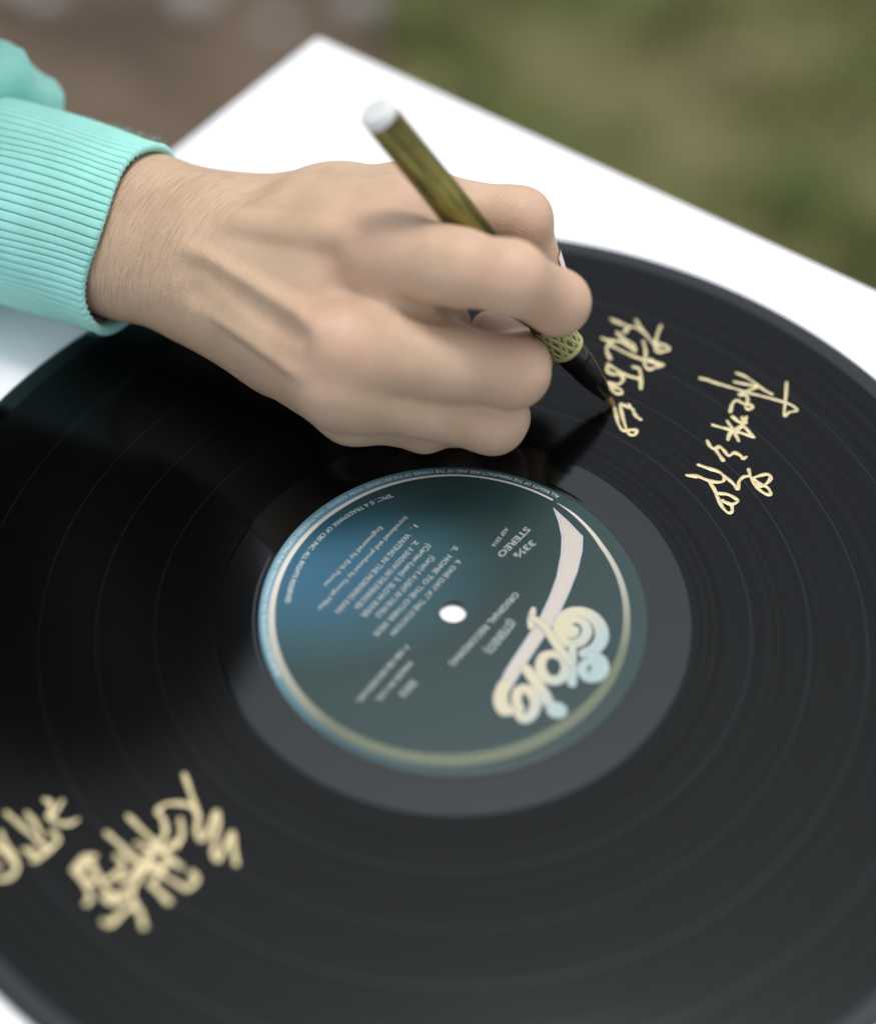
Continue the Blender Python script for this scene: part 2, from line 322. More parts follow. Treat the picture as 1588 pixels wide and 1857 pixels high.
# wrinkles run across the arm: noise squeezed along X
vs = g.coord('Object', scale=(1, .07, .07), rot=(0, 0, R(5)))
wr1 = g.noise(vs, 1700, 3, .55, .12)
vd = g.coord('Object', scale=(1, .35, .35), rot=(0, 0, R(28)))
wr2 = g.noise(vd, 1900, 2, .5)
vo = g.n('ShaderNodeTexVoronoi'); vo.inputs['Scale'].default_value = 1400; g.l(v, vo.inputs['Vector'])
aw = g.n('ShaderNodeAttribute', attribute_name='wrinkle', attribute_type='GEOMETRY')
vt = g.coord('Object', scale=(1, .07, .07), rot=(0, 0, R(-8)))
wr3 = g.noise(vt, 900, 2, .5, .2)
h = g.math('MULTIPLY', g.math('ADD', wr1, g.math('MULTIPLY', wr3, .8)), aw.outputs['Fac'])
h = g.math('ADD', h, g.math('MULTIPLY', wr2, .16))
h = g.math('ADD', h, g.math('MULTIPLY', vo.outputs['Distance'], .14))
g.bump(h, .9, .0007)
crease = g.math('MULTIPLY', g.math('LESS_THAN', wr1, .42), g.math('MULTIPLY', aw.outputs['Fac'], .40))
base = g.mix(crease, base, (.40, .235, .14))
g.l(base, g.p.inputs['Base Color'])
g.set(Roughness=.48)
g.p.inputs['Specular IOR Level'].default_value = .38
g.p.inputs['Subsurface Weight'].default_value = .18
g.p.inputs['Subsurface Radius'].default_value = (1.0, .42, .22)
g.p.inputs['Subsurface Scale'].default_value = .0035
M_skin = g.m
M_nail = simple('nail', (.66, .50, .43), .22).m

# knitwear
def knit(name, col, rough=.9, s=2200, st=.35):
    g = N(name)
    v = g.coord('Object')
    n0 = g.noise(v, 45, 3); n1 = g.noise(v, s, 3, .7)
    c = g.ramp(n0, [(.3, tuple(x * .90 for x in col)), (.7, tuple(min(1, x * 1.06) for x in col))])
    g.l(c, g.p.inputs['Base Color']); g.set(Roughness=rough)
    g.p.inputs['Sheen Weight'].default_value = .25
    g.p.inputs['Sheen Roughness'].default_value = .5
    g.p.inputs['Specular IOR Level'].default_value = .15
    g.bump(n1, st, .0006)
    return g.m
M_mint = knit('mint_knit', (.35, .745, .665))
M_jersey = knit('mint_jersey', (.295, .680, .585), s=1200, st=.2)
M_lining = knit('brown_pink_lining', (.17, .095, .085), s=900, st=.8)
M_hair = N('dark_hair').set(Base_Color=(.006, .005, .005, 1), Roughness=.55).m
M_trouser = simple('dark_cloth', (.02, .02, .024), .9).m

# ------------------------------------------------------------------ ground
G = -740.0
def plane(name, pts, z, mat, kind='structure'):
    me = mesh(name, [(x, y, z) for x, y in pts], [list(range(len(pts)))])
    return link(name, me, None, mat, kind=kind, smooth=False)
F = 60000
plane('ground', [(-F, -F), (F, -F), (F, F), (-F, F)], G, M_soil)
e0, e1 = Vector(LAWN[0]), Vector(LAWN[1])
ed = (e1 - e0).normalized()
nn = Vector((ed.y, -ed.x))
if nn.x < 0: nn = -nn
def lawn_pt(a, b):
    p = e0 + ed * a + nn * b
    return (p.x, p.y)
rng = random.Random(4)
edge = []
a = -3000
while a <= 6000:
    edge.append(lawn_pt(a, rng.uniform(-12, 12)))
    a += 60
lawn = plane('lawn', edge + [lawn_pt(50000, 0), lawn_pt(50000, 50000), lawn_pt(-3000, 50000)], G + 8, M_lawn)

nr = np.random.default_rng(7)
def tufts():
    vs, fs, tint = [], [], []
    cl = nr.uniform(0, 1, (900, 2)) * np.array([1900, 2300]) + np.array([-300, -600])
    for (b_, a_) in cl:
        dens = math.sin(b_ * .011 + 1.3) * math.sin(a_ * .009 + .4) + .35 * math.sin(b_ * .031 + a_ * .023)
        k = int(10 + 16 * max(0, dens + .2))
        tn = min(1, max(0, .55 - dens * .7 + nr.uniform(-.2, .2)))
        for _ in range(k):
            bb, aa = b_ + nr.normal(0, 22), a_ + nr.normal(0, 22)
            if bb < -8: continue
            x, y = lawn_pt(aa, bb)
            h = nr.uniform(14, 42); w = nr.uniform(1.2, 2.4); th = nr.uniform(0, 6.28); ln_ = nr.uniform(.1, .9) * h
            dx, dy = math.cos(th), math.sin(th)
            i = len(vs)
            vs += [(x - dy * w, y + dx * w, G + 7), (x + dy * w, y - dx * w, G + 7),
                   (x + dx * ln_ * .4 + dy * w * .7, y + dy * ln_ * .4 - dx * w * .7, G + 8 + h * .7),
                   (x + dx * ln_ * .4 - dy * w * .7, y + dy * ln_ * .4 + dx * w * .7, G + 8 + h * .7),
                   (x + dx * ln_, y + dy * ln_, G + 8 + h)]
            fs += [(i, i + 1, i + 2, i + 3), (i + 3, i + 2, i + 4)]
            tint += [min(1, max(0, tn + nr.uniform(-.25, .25)))] * 2
    me = mesh('grass', vs, fs)
    at = me.attributes.new('tint', 'FLOAT', 'FACE')
    at.data.foreach_set('value', np.array(tint, dtype=np.float32))
    return me
link('grass', tufts(), None, M_grass, kind='stuff', label='short olive and green grass tufts beyond the right table edge', smooth=False)

def blob(name, rx, ry, rz, seed, sub=2, amp=.18):
    bm = bmesh.new()
    bmesh.ops.create_icosphere(bm, subdivisions=sub, radius=1)
    rg = random.Random(seed)
    ph = [(rg.uniform(1.2, 2.6), rg.uniform(0, 6), Vector((rg.gauss(0, 1), rg.gauss(0, 1), rg.gauss(0, 1))).normalized()) for _ in range(6)]
    for v in bm.verts:
        d = 1 + amp * sum(math.sin(f * 2 * v.co.dot(n) + p) for f, p, n in ph) / 3
        v.co = Vector((v.co.x * rx * d, v.co.y * ry * d, v.co.z * rz * d)) * S
    me = bpy.data.meshes.new(name); bm.to_mesh(me); bm.free()
    return me
SLAB = ['pale grey stone nearest the lawn edge, lying on bare soil', 'pale stone midway along the bare soil behind the table',
        'pale stone lying on soil above the sleeve', 'small grey stone on soil nearest the table corner', 'flat pale stone at the far left of the soil']
for i, (p, rr) in enumerate(STONES):
    o = link('stone', blob('stone', rr, rr * .8, rr * .5, i), None, M_stone, label=SLAB[i], cat='stone', group='pale stones on the bare soil')
    o.location = (p[0] * S, p[1] * S, (G + rr * .35) * S); o.rotation_euler = (0, 0, i * 1.3)

# ------------------------------------------------------------------ table
TZ = -1.9
cn = Vector(CORNER); ax = (Vector(EDGE_A) - cn).normalized(); ay = (Vector(EDGE_B) - cn).normalized()
ay = (ay - ax * ax.dot(ay)).normalized()
TW, TD, TH = 1200.0, 1300.0, 24.0
table = bpy.data.objects.new('table', None); COL.objects.link(table)
table.location = ((cn + ax * TW / 2 + ay * TD / 2).x * S, (cn + ax * TW / 2 + ay * TD / 2).y * S, G * S)
table.rotation_euler = (0, 0, math.atan2(ax.y, ax.x))
table['label'] = 'plain white table top with its corner pointing away over soil and grass'
table['category'] = 'table'
def box(name, sx, sy, sz, loc, mat, parent, bev=2.0, seg=3, **kw):
    bm = bmesh.new()
    bmesh.ops.create_cube(bm, size=1)
    for v in bm.verts:
        v.co = Vector((v.co.x * sx, v.co.y * sy, v.co.z * sz)) * S
    bmesh.ops.bevel(bm, geom=list(bm.edges), offset=bev * S, segments=seg, affect='EDGES', profile=.5)
    me = bpy.data.meshes.new(name); bm.to_mesh(me); bm.free()
    o = link(name, me, parent, mat, **kw)
    o.location = Vector(loc) * S
    return o
box('tabletop', TW, TD, TH, (0, 0, -G + TZ - TH / 2), M_white, table, 2.2)
for sx in (-1, 1):
    for sy in (-1, 1):
        box('leg', 32, 32, -G + TZ - TH, (sx * (TW / 2 - 90), sy * (TD / 2 - 90), (-G + TZ - TH) / 2), M_metal, table, 3)

# ------------------------------------------------------------------ record
record = bpy.data.objects.new('vinyl_record', None); COL.objects.link(record)
record.location = (0, 0, TZ * S)
record['label'] = 'black vinyl record signed in gold ink, lying on the white table'
record['category'] = 'record'
ZT = -TZ                                  # local height of the playing surface
SEG = 256
def lathe(name, prof, mats, parent, seg=SEG, closed=False, **kw):
    """prof: list of (r, z, material index of the band that starts here)"""
    vs, fs, mi = [], [], []
    for (r, z, _) in prof:
        for k in range(seg):
            t = 2 * math.pi * k / seg
            vs.append((r * math.cos(t), r * math.sin(t), z))
    n = len(prof)
    for i in range(n if closed else n - 1):
        j = (i + 1) % n
        for k in range(seg):
            k2 = (k + 1) % seg
            fs.append((i * seg + k, i * seg + k2, j * seg + k2, j * seg + k)); mi.append(prof[i][2])
    me = mesh(name, vs, fs)
    o = link(name, me, parent, mats, **kw)
    me.polygons.foreach_set('material_index', mi)
    return o
# 0 groove, 1 smooth, 2 track gap
prof = [(3.65, .2, 1), (3.65, ZT - .12, 1), (4.0, ZT - .02, 1), (50.9, ZT - .02, 1), (51.2, ZT - .035, 1), (51.9, ZT - .035, 1), (52.6, ZT, 1),
        (61.8, ZT, 1), (62.4, ZT - .02, 0)]
rr = 62.4
for gp in (78.0, 93.2, 108.0, 126.0):
    prof += [(gp - .11, ZT - .02, 2), (gp + .11, ZT - .02, 0)]
prof += [(145.2, ZT - .02, 1), (146.4, ZT + .02, 1), (149.0, ZT + .12, 1), (150.2, ZT - .05, 1), (150.9, ZT - .45, 1), (151.0, .9, 1), (150.6, .35, 1), (149.5, 0, 1), (60, 0.0, 1), (4.0, 0.02, 1)]
disc = lathe('disc', prof, [M_groove, M_dead, M_gap], record, closed=True, smooth=False)

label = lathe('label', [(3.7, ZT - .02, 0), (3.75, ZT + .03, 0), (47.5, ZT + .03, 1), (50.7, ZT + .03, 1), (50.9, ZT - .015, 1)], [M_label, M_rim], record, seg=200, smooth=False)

def poly(name, pts, z, mat, parent, h=.012, **kw):
    """flat printed shape with a hair of thickness"""
    bm = bmesh.new()
    vs = [bm.verts.new((x * S, y * S, z * S)) for x, y in pts]
    f = bm.faces.new(vs)
    if f.normal.z < 0: f.normal_flip()
    bmesh.ops.triangulate(bm, faces=[f], quad_method='BEAUTY', ngon_method='EAR_CLIP')
    me = bpy.data.meshes.new(name); bm.to_mesh(me); bm.free()
    return link(name, me, parent, mat, smooth=False, **kw)

def spline(pts, per=6):
    p = [np.array(q, float) for q in pts]
    if len(p) < 3:
        return [p[0] + (p[-1] - p[0]) * t for t in np.linspace(0, 1, per + 1)]
    p = [2 * p[0] - p[1]] + p + [2 * p[-1] - p[-2]]
    out = []
    for i in range(1, len(p) - 2):
        a, b, c, d = p[i - 1], p[i], p[i + 1], p[i + 2]
        for t in np.linspace(0, 1, per, endpoint=False):
            out.append(.5 * ((2 * b) + (c - a) * t + (2 * a - 5 * b + 4 * c - d) * t ** 2 + (3 * b - a - 3 * c + d) * t ** 3))
    out.append(p[-2])
    return out

def ribbon(strokes, z, hgt, name, mat, parent, width=None, crown=5, dz=.004, vary=0, **kw):
    """rounded brush strokes lying on the plane z; stroke points (x, y[, width])"""
    vs, fs = [], []
    for si, st in enumerate(strokes):
        sp = spline(st)
        q = [s[:2] for s in sp]
        w = [(s[2] if len(s) > 2 else width) for s in sp]
        zz = z + si * dz
        if vary:
            w = [a * (1.0 + vary * math.sin(i * .55 + si * 1.7) + .6 * vary * math.sin(i * .23 + si)) for i, a in enumerate(w)]
        # round ends
        def unit(a):
            n = np.linalg.norm(a); return a / n if n > 1e-9 else np.array([1., 0])
        t0, t1 = unit(q[1] - q[0]), unit(q[-1] - q[-2])
        pre = [(q[0] - t0 * w[0] / 2 * math.cos(a), w[0] * max(.05, math.sin(a))) for a in (0, .5, 1.0)]
        post = [(q[-1] + t1 * w[-1] / 2 * math.cos(a), w[-1] * max(.05, math.sin(a))) for a in (1.0, .5, 0)]
        P_ = [a for a, _ in pre] + q + [a for a, _ in post]
        W_ = [b for _, b in pre] + w + [b for _, b in post]
        base = len(vs)
        for i in range(len(P_)):
            t = unit(P_[min(i + 1, len(P_) - 1)] - P_[max(i - 1, 0)])
            nx = np.array([-t[1], t[0]])
            for k in range(crown):
                s = -1 + 2 * k / (crown - 1)
                c = P_[i] + nx * s * W_[i] / 2
                vs.append((c[0], c[1], zz + hgt * (1 - s * s)))
        for i in range(len(P_) - 1):
            for k in range(crown - 1):
                a = base + i * crown + k
                fs.append((a, a + crown, a + crown + 1, a + 1))
    me = mesh(name, vs, fs)
    o = link(name, me, parent, mat, **kw)
    return o

ZL = ZT + .035
# cream crescent ring printed round the label
vs, fs = [], []
RO = [(-185, 1), (-180, 1)]
def ring_pts(a):
    return float(np.interp(a, RING['a'], RING['ro'])), float(np.interp(a, RING['a'], RING['ri']))
A = np.linspace(RING['a'][0], RING['a'][-1], 260)
for a in A:
    ro, ri = ring_pts(a)
    for rr in (ro, (ro + ri) / 2, ri):
        vs.append((rr * math.cos(R(a)), rr * math.sin(R(a)), ZL + .012))
for i in range(len(A) - 1):
    for k in (0, 1):
        b = i * 3 + k
        fs.append((b, b + 3, b + 4, b + 1))
link('printed_ring', mesh('printed_ring', vs, fs), label, M_ring, smooth=False)

def inset(pts, d):
    p = np.array(pts, float); n = len(p); out = []
    area = .5 * sum(p[i][0] * p[(i + 1) % n][1] - p[(i + 1) % n][0] * p[i][1] for i in range(n))
    sg = 1 if area > 0 else -1
    for i in range(n):
        a, b, c = p[i - 1], p[i], p[(i + 1) % n]
        t1 = (b - a) / np.linalg.norm(b - a); t2 = (c - b) / np.linalg.norm(c - b)
        n1 = sg * np.array([-t1[1], t1[0]]); n2 = sg * np.array([-t2[1], t2[0]])
        m_ = n1 + n2; l = np.linalg.norm(m_)
        if l < 1e-6: m_ = n1; l = 1
        m_ /= l
        k = d / max(.45, m_.dot(n1))
        out.append(tuple(b + m_ * k))
    return out
logo = poly('emblem', BLADE, ZL + .010, M_pale, label)
def logo_layer(w_add, z, mat):
    st = [[(x, y, max(.08, w + w_add)) for x, y, w in s] for s in LOGO]
    return ribbon(st, z, .012, 'emblem', mat, label, dz=.010)
poly('emblem', inset(BLADE, .30), ZL + .022, M_line, label)
poly('emblem', inset(BLADE, .44), ZL + .034, M_blade, label)
# script letters: grey outline with a cream face on each stroke
st_out, st_in = [], []
vs0 = 0
for k, s in enumerate(LOGO):
    z0 = ZL + .03 + .030 * k
    ribbon([s], z0, .006, 'emblem', M_line, label)
    ribbon([[(x, y, max(.1, w - .42)) for x, y, w in s]], z0 + .012, .010, 'emblem', M_cream, label)

# lettering
def text_mesh(body, size, bold=False):
    cu = bpy.data.curves.new('lettering', 'FONT')
    cu.body = body; cu.size = size * S / .70; cu.resolution_u = 2
    if bold: cu.offset = size * S * .035
    ob = bpy.data.objects.new('tmp', cu); COL.objects.link(ob)
    dg = bpy.context.evaluated_depsgraph_get()
    me = bpy.data.meshes.new_from_object(ob.evaluated_get(dg))
    bpy.data.objects.remove(ob)
    n = len(me.vertices)
    co = np.empty(n * 3); me.vertices.foreach_get('co', co); co = co.reshape(-1, 3)
    return me, co
def straight(body, a, b, size, mat):
    me, co = text_mesh(body, size, True)
    a, b = np.array(a), np.array(b)
    L = np.linalg.norm(b - a); t = (b - a) / L; n = np.array([-t[1], t[0]])
    w = co[:, 0].max() - co[:, 0].min()
    sx = L * S / w
    x = (co[:, 0] - co[:, 0].min()) * sx
    y = co[:, 1] - size * S / 2
    out = np.zeros_like(co)
    out[:, :2] = a * S + x[:, None] * t + y[:, None] * n
    out[:, 2] = (ZL + .012) * S
    me.vertices.foreach_set('co', out.ravel()); me.update()
    return link('lettering', me, label, mat, smooth=False)
def arc(body, a0, a1, rad, size, mat):
    """reads counter-clockwise from a0 to a1 (degrees), letter tops to the centre"""
    me, co = text_mesh(body, size)
    w = co[:, 0].max() - co[:, 0].min()
    x = (co[:, 0] - co[:, 0].min()) / w
    ang = np.radians(a0 + (a1 - a0) * x)
    rr = (rad - (co[:, 1] / S - size / 2)) * S
    out = np.zeros_like(co)
    out[:, 0] = rr * np.cos(ang); out[:, 1] = rr * np.sin(ang); out[:, 2] = (ZL + .014) * S
    me.vertices.foreach_set('co', out.ravel()); me.update()
    return link('lettering', me, label, mat, smooth=False)
for t, a, b, h in LINES:
    straight(t, a, b, h, M_text)
arc('ALL RIGHTS OF THE MANUFACTURER AND OF THE OWNER OF THE RECORDED WORK RESERVED  UNAUTHORISED COPYING PUBLIC PERFORMANCE AND BROADCASTING PROHIBITED', 54, 206, 49.45, 1.15, M_textw)
arc('"EPIC", IS A TRADEMARK OF CBS INC. ALL RIGHTS RESERVED', 112.5, 177, 43.6, 1.35, M_textw)

# autographs
SIGL = ['two-row gold autograph beside the pen tip, finishing under the nib', 'tall gold autograph with a star and a heart nearest the right rim',
        'large smudged-looking gold autograph in the near left of the record', 'gold autograph cut by the left edge of the picture']
for k, st in enumerate(INK):
    ribbon(st, ZT - .05, .10, 'autograph', M_ink, record, width=1.02 if k < 2 else 1.42, vary=.16, label=SIGL[k])

# ------------------------------------------------------------------ marker pen
tip, end = np.array(PEN_TIP, float), np.array(PEN_END, float)
pen = bpy.data.objects.new('marker_pen', None); COL.objects.link(pen)
pa = Vector(end - tip); PL = pa.length
pen.location = Vector(tip) * S + Vector((0, 0, .0003))
pen.rotation_euler = pa.to_track_quat('Z', 'X').to_euler()
pen['label'] = 'olive gold paint marker with black nose, held upright between thumb and finger'
pen['category'] = 'pen'
def pl(name, prof, mat, seg=48, parent=pen, **kw):
    return lathe(name, [(r, z, 0) for r, z in prof], mat, parent, seg=seg, **kw)
pl('nib', [(.05, 0), (.45, .15), (.75, .9), (.95, 2.2), (1.0, 4.6)], M_brass)
pl('nose', [(.9, 4.2), (1.45, 4.3), (1.8, 4.9), (2.0, 6.6), (2.6, 8.2), (3.35, 12.5), (3.9, 17), (4.25, 21.3), (4.3, 21.9), (4.42, 22.3), (4.5, 23.4), (4.55, 27.2)], M_nose)
pl('collar', [(4.3, 27.0), (5.0, 27.05), (5.15, 27.3), (5.15, 28.3), (4.95, 28.5), (4.9, 28.7)], M_band)
# raised diamond lattice on the grip band
band = pl('grip_band', [(4.88, 28.6), (4.9, 40.0), (4.6, 40.3)], M_bandgap)
bm = bmesh.new()
def lat(a0, a1, z0, z1, rb=5.0, n=10, w=.33):
    pts = []
    for i in range(n + 1):
        t = i / n; a = a0 + (a1 - a0) * t; z = z0 + (z1 - z0) * t
        pts.append((a, z))
    rows = []
    for (a, z) in pts:
        rows.append([bm.verts.new(Vector((rr * math.cos(a + da), rr * math.sin(a + da), z)) * S) for rr, da in ((4.86, -w / 5), (5.08, -w / 9), (5.08, w / 9), (4.86, w / 5))])
    for i in range(n):
        for k in range(3):
            bm.faces.new((rows[i][k], rows[i][k + 1], rows[i + 1][k + 1], rows[i + 1][k]))
for k in range(14):
    a = 2 * math.pi * k / 14
    lat(a + rng.uniform(-.12, .12), a + .9, 28.6, 39.9, w=rng.uniform(.45, .72)); lat(a, a - .9 + rng.uniform(-.15, .15), 28.6, 39.9, w=rng.uniform(.45, .72))
me = bpy.data.meshes.new('lattice'); bm.to_mesh(me); bm.free()
link('lattice', me, band, M_band)
pl('barrel', [(4.6, 40.0), (4.85, 40.2), (4.85, 41.6), (4.7, 41.8), (4.75, 80), (4.7, 120.2), (4.5, 120.6)], M_barrel)
pl('end_cap', [(4.3, 120.4), (4.62, 120.7), (4.7, 121.4), (4.6, PL - .7), (4.2, PL - .15), (3.7, PL), (.01, PL)], M_cap)

# ------------------------------------------------------------------ implicit surfaces for the figure
class Field:
    def __init__(self, lo, hi, h):
        self.lo, self.h = np.array(lo, float), h
        self.n = np.ceil((np.array(hi) - self.lo) / h).astype(int) + 1
        self.D = np.full(self.n, 50.0, dtype=np.float32)
        self.ax = [self.lo[i] + np.arange(self.n[i]) * h for i in range(3)]
    def _block(self, pts, rad):
        p = np.array(pts, float)
        a = np.floor((p.min(0) - rad - self.lo) / self.h).astype(int); b = np.ceil((p.max(0) + rad - self.lo) / self.h).astype(int) + 1
        a = np.clip(a, 0, self.n); b = np.clip(b, 0, self.n)
        sl = tuple(slice(a[i], b[i]) for i in range(3))
        X = np.meshgrid(*[self.ax[i][sl[i]] for i in range(3)], indexing='ij')
        return sl, np.stack(X, -1)
    def cap(self, A, B, ra, rb, n=None, s=1.0, pad=14):
        A, B = np.array(A, float), np.array(B, float)
        sl, X = self._block([A, B], max(ra, rb) + pad)
        if X.size == 0: return None
        q = X - A; ab = B - A
        if n is not None:
            n = np.array(n); q = q + (q @ n)[..., None] * n * (s - 1); ab = ab + (ab @ n) * n * (s - 1)
        L2 = max(ab @ ab, 1e-6)
        t = np.clip((q @ ab) / L2, 0, 1)
        d = np.linalg.norm(q - t[..., None] * ab, axis=-1) - (ra + (rb - ra) * t)
        if n is not None: d = d / (1 + .25 * (s - 1))
        return sl, d.astype(np.float32)
    def add(self, sd, k):
        if sd is None: return
        sl, d = sd
        o = self.D[sl]
        h = np.maximum(k - np.abs(o - d), 0) / k if k > 0 else 0
        self.D[sl] = np.minimum(o, d) - h * h * k * .25
    def cut(self, sd, k):
        sl, d = sd
        o = self.D[sl]; d = -d
        h = np.maximum(k - np.abs(o - d), 0) / k
        self.D[sl] = np.maximum(o, d) + h * h * k * .25
    def join(self, other, k):
        o, d = self.D, other.D
        h = np.maximum(k - np.abs(o - d), 0) / k
        self.D = np.minimum(o, d) - h * h * k * .25
    def mesh(self, smooth=6):
        D = self.D; ins = D < 0
        n = np.array(D.shape) - 1
        cnt = np.zeros(n, np.int8)
        for dx in (0, 1):
            for dy in (0, 1):
                for dz in (0, 1):
                    cnt += ins[dx:n[0] + dx, dy:n[1] + dy, dz:n[2] + dz]
        act = (cnt > 0) & (cnt < 8)
        idx = np.full(n, -1, np.int64); I = np.argwhere(act); idx[act] = np.arange(len(I))
        acc = np.zeros((len(I), 3)); num = np.zeros(len(I))
        co = [np.array(c) for c in np.ndindex(2, 2, 2)]
        val = {tuple(c): D[I[:, 0] + c[0], I[:, 1] + c[1], I[:, 2] + c[2]] for c in co}
        for c in co:
            for a in range(3):
                if c[a] == 0:
                    e = c.copy(); e[a] = 1
                    v0, v1 = val[tuple(c)], val[tuple(e)]
                    mk = (v0 < 0) != (v1 < 0)
                    t = np.where(mk, v0 / np.where(v0 == v1, 1, v0 - v1), 0)
                    p = np.tile(c.astype(float), (len(I), 1)); p[:, a] = t
                    acc[mk] += p[mk]; num[mk] += 1
        V = self.lo + (I + acc / np.maximum(num, 1)[:, None]) * self.h
        Fq = []
        for a in range(3):
            b, c = (a + 1) % 3, (a + 2) % 3
            s0 = [slice(1, n[0]), slice(1, n[1]), slice(1, n[2])]
            s0[a] = slice(0, n[a]); s1 = list(s0); s1[a] = slice(1, n[a] + 1)
            A0, A1 = ins[tuple(s0)], ins[tuple(s1)]
            E = np.argwhere(A0 != A1)
            off = np.ones(3, int); off[a] = 0
            E = E + off
            fl = ins[E[:, 0], E[:, 1], E[:, 2]]
            def cell(db, dc):
                q = E.copy(); q[:, b] -= db; q[:, c] -= dc
                return idx[q[:, 0], q[:, 1], q[:, 2]]
            Q = np.stack([cell(1, 1), cell(0, 1), cell(0, 0), cell(1, 0)], 1)
            Q[~fl] = Q[~fl][:, ::-1]
            Fq.append(Q)
        Fq = np.concatenate(Fq)
        Fq = Fq[(Fq >= 0).all(1)]
        ed = np.concatenate([Fq[:, [0, 1]], Fq[:, [1, 2]], Fq[:, [2, 3]], Fq[:, [3, 0]]])
        for it in range(smooth):
            for lam in (.5, -.52):
                s = np.zeros_like(V); k = np.zeros(len(V))
                np.add.at(s, ed[:, 0], V[ed[:, 1]]); np.add.at(k, ed[:, 0], 1)
                np.add.at(s, ed[:, 1], V[ed[:, 0]]); np.add.at(k, ed[:, 1], 1)
                V = V + lam * (s / np.maximum(k, 1)[:, None] - V)
        return V, Fq

def fast_mesh(name, V, Q):
    me = bpy.data.meshes.new(name)
    me.vertices.add(len(V)); me.vertices.foreach_set('co', np.ascontiguousarray(V, dtype=np.float32).ravel())
    me.loops.add(Q.size); me.loops.foreach_set('vertex_index', Q.astype(np.int32).ravel())
    me.polygons.add(len(Q))
    me.polygons.foreach_set('loop_start', np.arange(0, Q.size, 4, dtype=np.int32))
    me.update(calc_edges=True); me.validate()
    return me

J = {k: np.array(v, float) for k, v in JOINTS.items()}
FX, FZ = np.array(FRAME['x']), np.array(FRAME['z'])
FY = np.cross(FZ, FX)
FO = np.array(FRAME['o'])
DORS = FZ

def lerp(a, b, t): return J[a] * (1 - t) + J[b] * t

lo = np.min([v for v in J.values()], 0) - 32; hi = np.max([v for v in J.values()], 0) + 18
lo[2] = -3
H = .85
palm = Field(lo, hi, H)
def P_(*a, k=9, **kw): palm.add(palm.cap(*a, **kw), k)
P_(J['arm0'], J['arm1'], 21, 22.5, n=DORS, s=1.32)
P_(J['arm1'], J['wr'], 21.5, 22.6, n=DORS, s=1.36)
P_(J['wr'], J['ca'], 22.6, 23.4, n=DORS, s=1.40)
P_(J['ci'], J['mi'], 11, 10.6)
P_(J['cm'], J['mm'], 12, 11.0)
P_(J['cr'], J['mr'], 11, 9.6)
P_(J['cp'], J['mp'], 8.5, 8.2)
P_(J['tc'], J['tm'], 12.2, 10.8)
P_(J['pa'], J['pb'], 11, 9)
P_(J['th'], lerp('tc', 'tm', .6), 13, 10)
P_(J['th'], J['pa'], 13, 12)
P_(lerp('tc', 'tm', .7), lerp('ci', 'mi', .75), 8.5, 8, k=12)
P_(lerp('ca', 'pb', .3), J['pb'], 12, 10)
P_(J['w1'], J['w2'], 9, 7.2, k=6)
md = lambda a, b, c, d, t: (lerp(a, b, t) + lerp(c, d, t)) / 2
P_(md('cm', 'mm', 'cr', 'mr', .1), md('cm', 'mm', 'cr', 'mr', .85), 11.2, 8.8, k=8)
P_(md('ci', 'mi', 'cm', 'mm', .1), md('ci', 'mi', 'cm', 'mm', .8), 11.6, 9.0, k=8)
P_(md('cr', 'mr', 'cp', 'mp', .1), md('cr', 'mr', 'cp', 'mp', .8), 9.6, 7.8, k=8)
P_(J['f1'], J['f2'], 11, 10.5, k=10)
P_(J['f3'], J['f2'], 10.5, 10.5, k=10)
for kn, rad, lift in (('mm', 5.5, 5.9), ('mi', 5.2, 4.6), ('mr', 5.0, 5.0), ('mp', 4.5, 4.0)):
    P_(J[kn] + DORS * lift, J[kn] + DORS * lift + FX * .5, rad, rad, k=6)

fing = Field(lo, hi, H)
def chain(names, radii, k=2.2, fl=None):
    f = Field.__new__(Field); f.lo, f.h, f.n, f.ax = fing.lo, fing.h, fing.n, fing.ax
    f.D = np.full(f.n, 50.0, dtype=np.float32)
    for i in range(len(names) - 1):
        f.add(f.cap(J[names[i]], J[names[i + 1]], radii[i], radii[i + 1]), k if i else 0)
    return f
chains = [chain(['mi', 'ip', 'idp', 'it'], [9.3, 9.1, 8.1, 7.0], 4),
          chain(['mm', 'mmp', 'mdp', 'mt'], [10.4, 9.5, 7.3, 6.8], 3),
          chain(['mr', 'rp', 'rd', 'rt'], [9.4, 9.0, 8.0, 7.2], 3),
          chain(['mp', 'pp', 'pd', 'pt'], [8.2, 7.2, 6.4, 6.0], 3),
          chain(['tm', 'tip', 'tt'], [10.6, 8.1, 7.4], 3)]
# fuller pads and joints
chains[0].add(chains[0].cap(lerp('mi', 'ip', .45), lerp('mi', 'ip', .6), 10.0, 10.0), 4)
chains[1].add(chains[1].cap(lerp('mm', 'mmp', .4), lerp('mm', 'mmp', .6), 10.4, 10.2), 4)
chains[4].add(chains[4].cap(lerp('tm', 'tip', .9), J['tip'], 8.3, 8.3), 3)
for c_ in chains:
    fing.join(c_, 1.6)
palm.join(fing, 7.5)
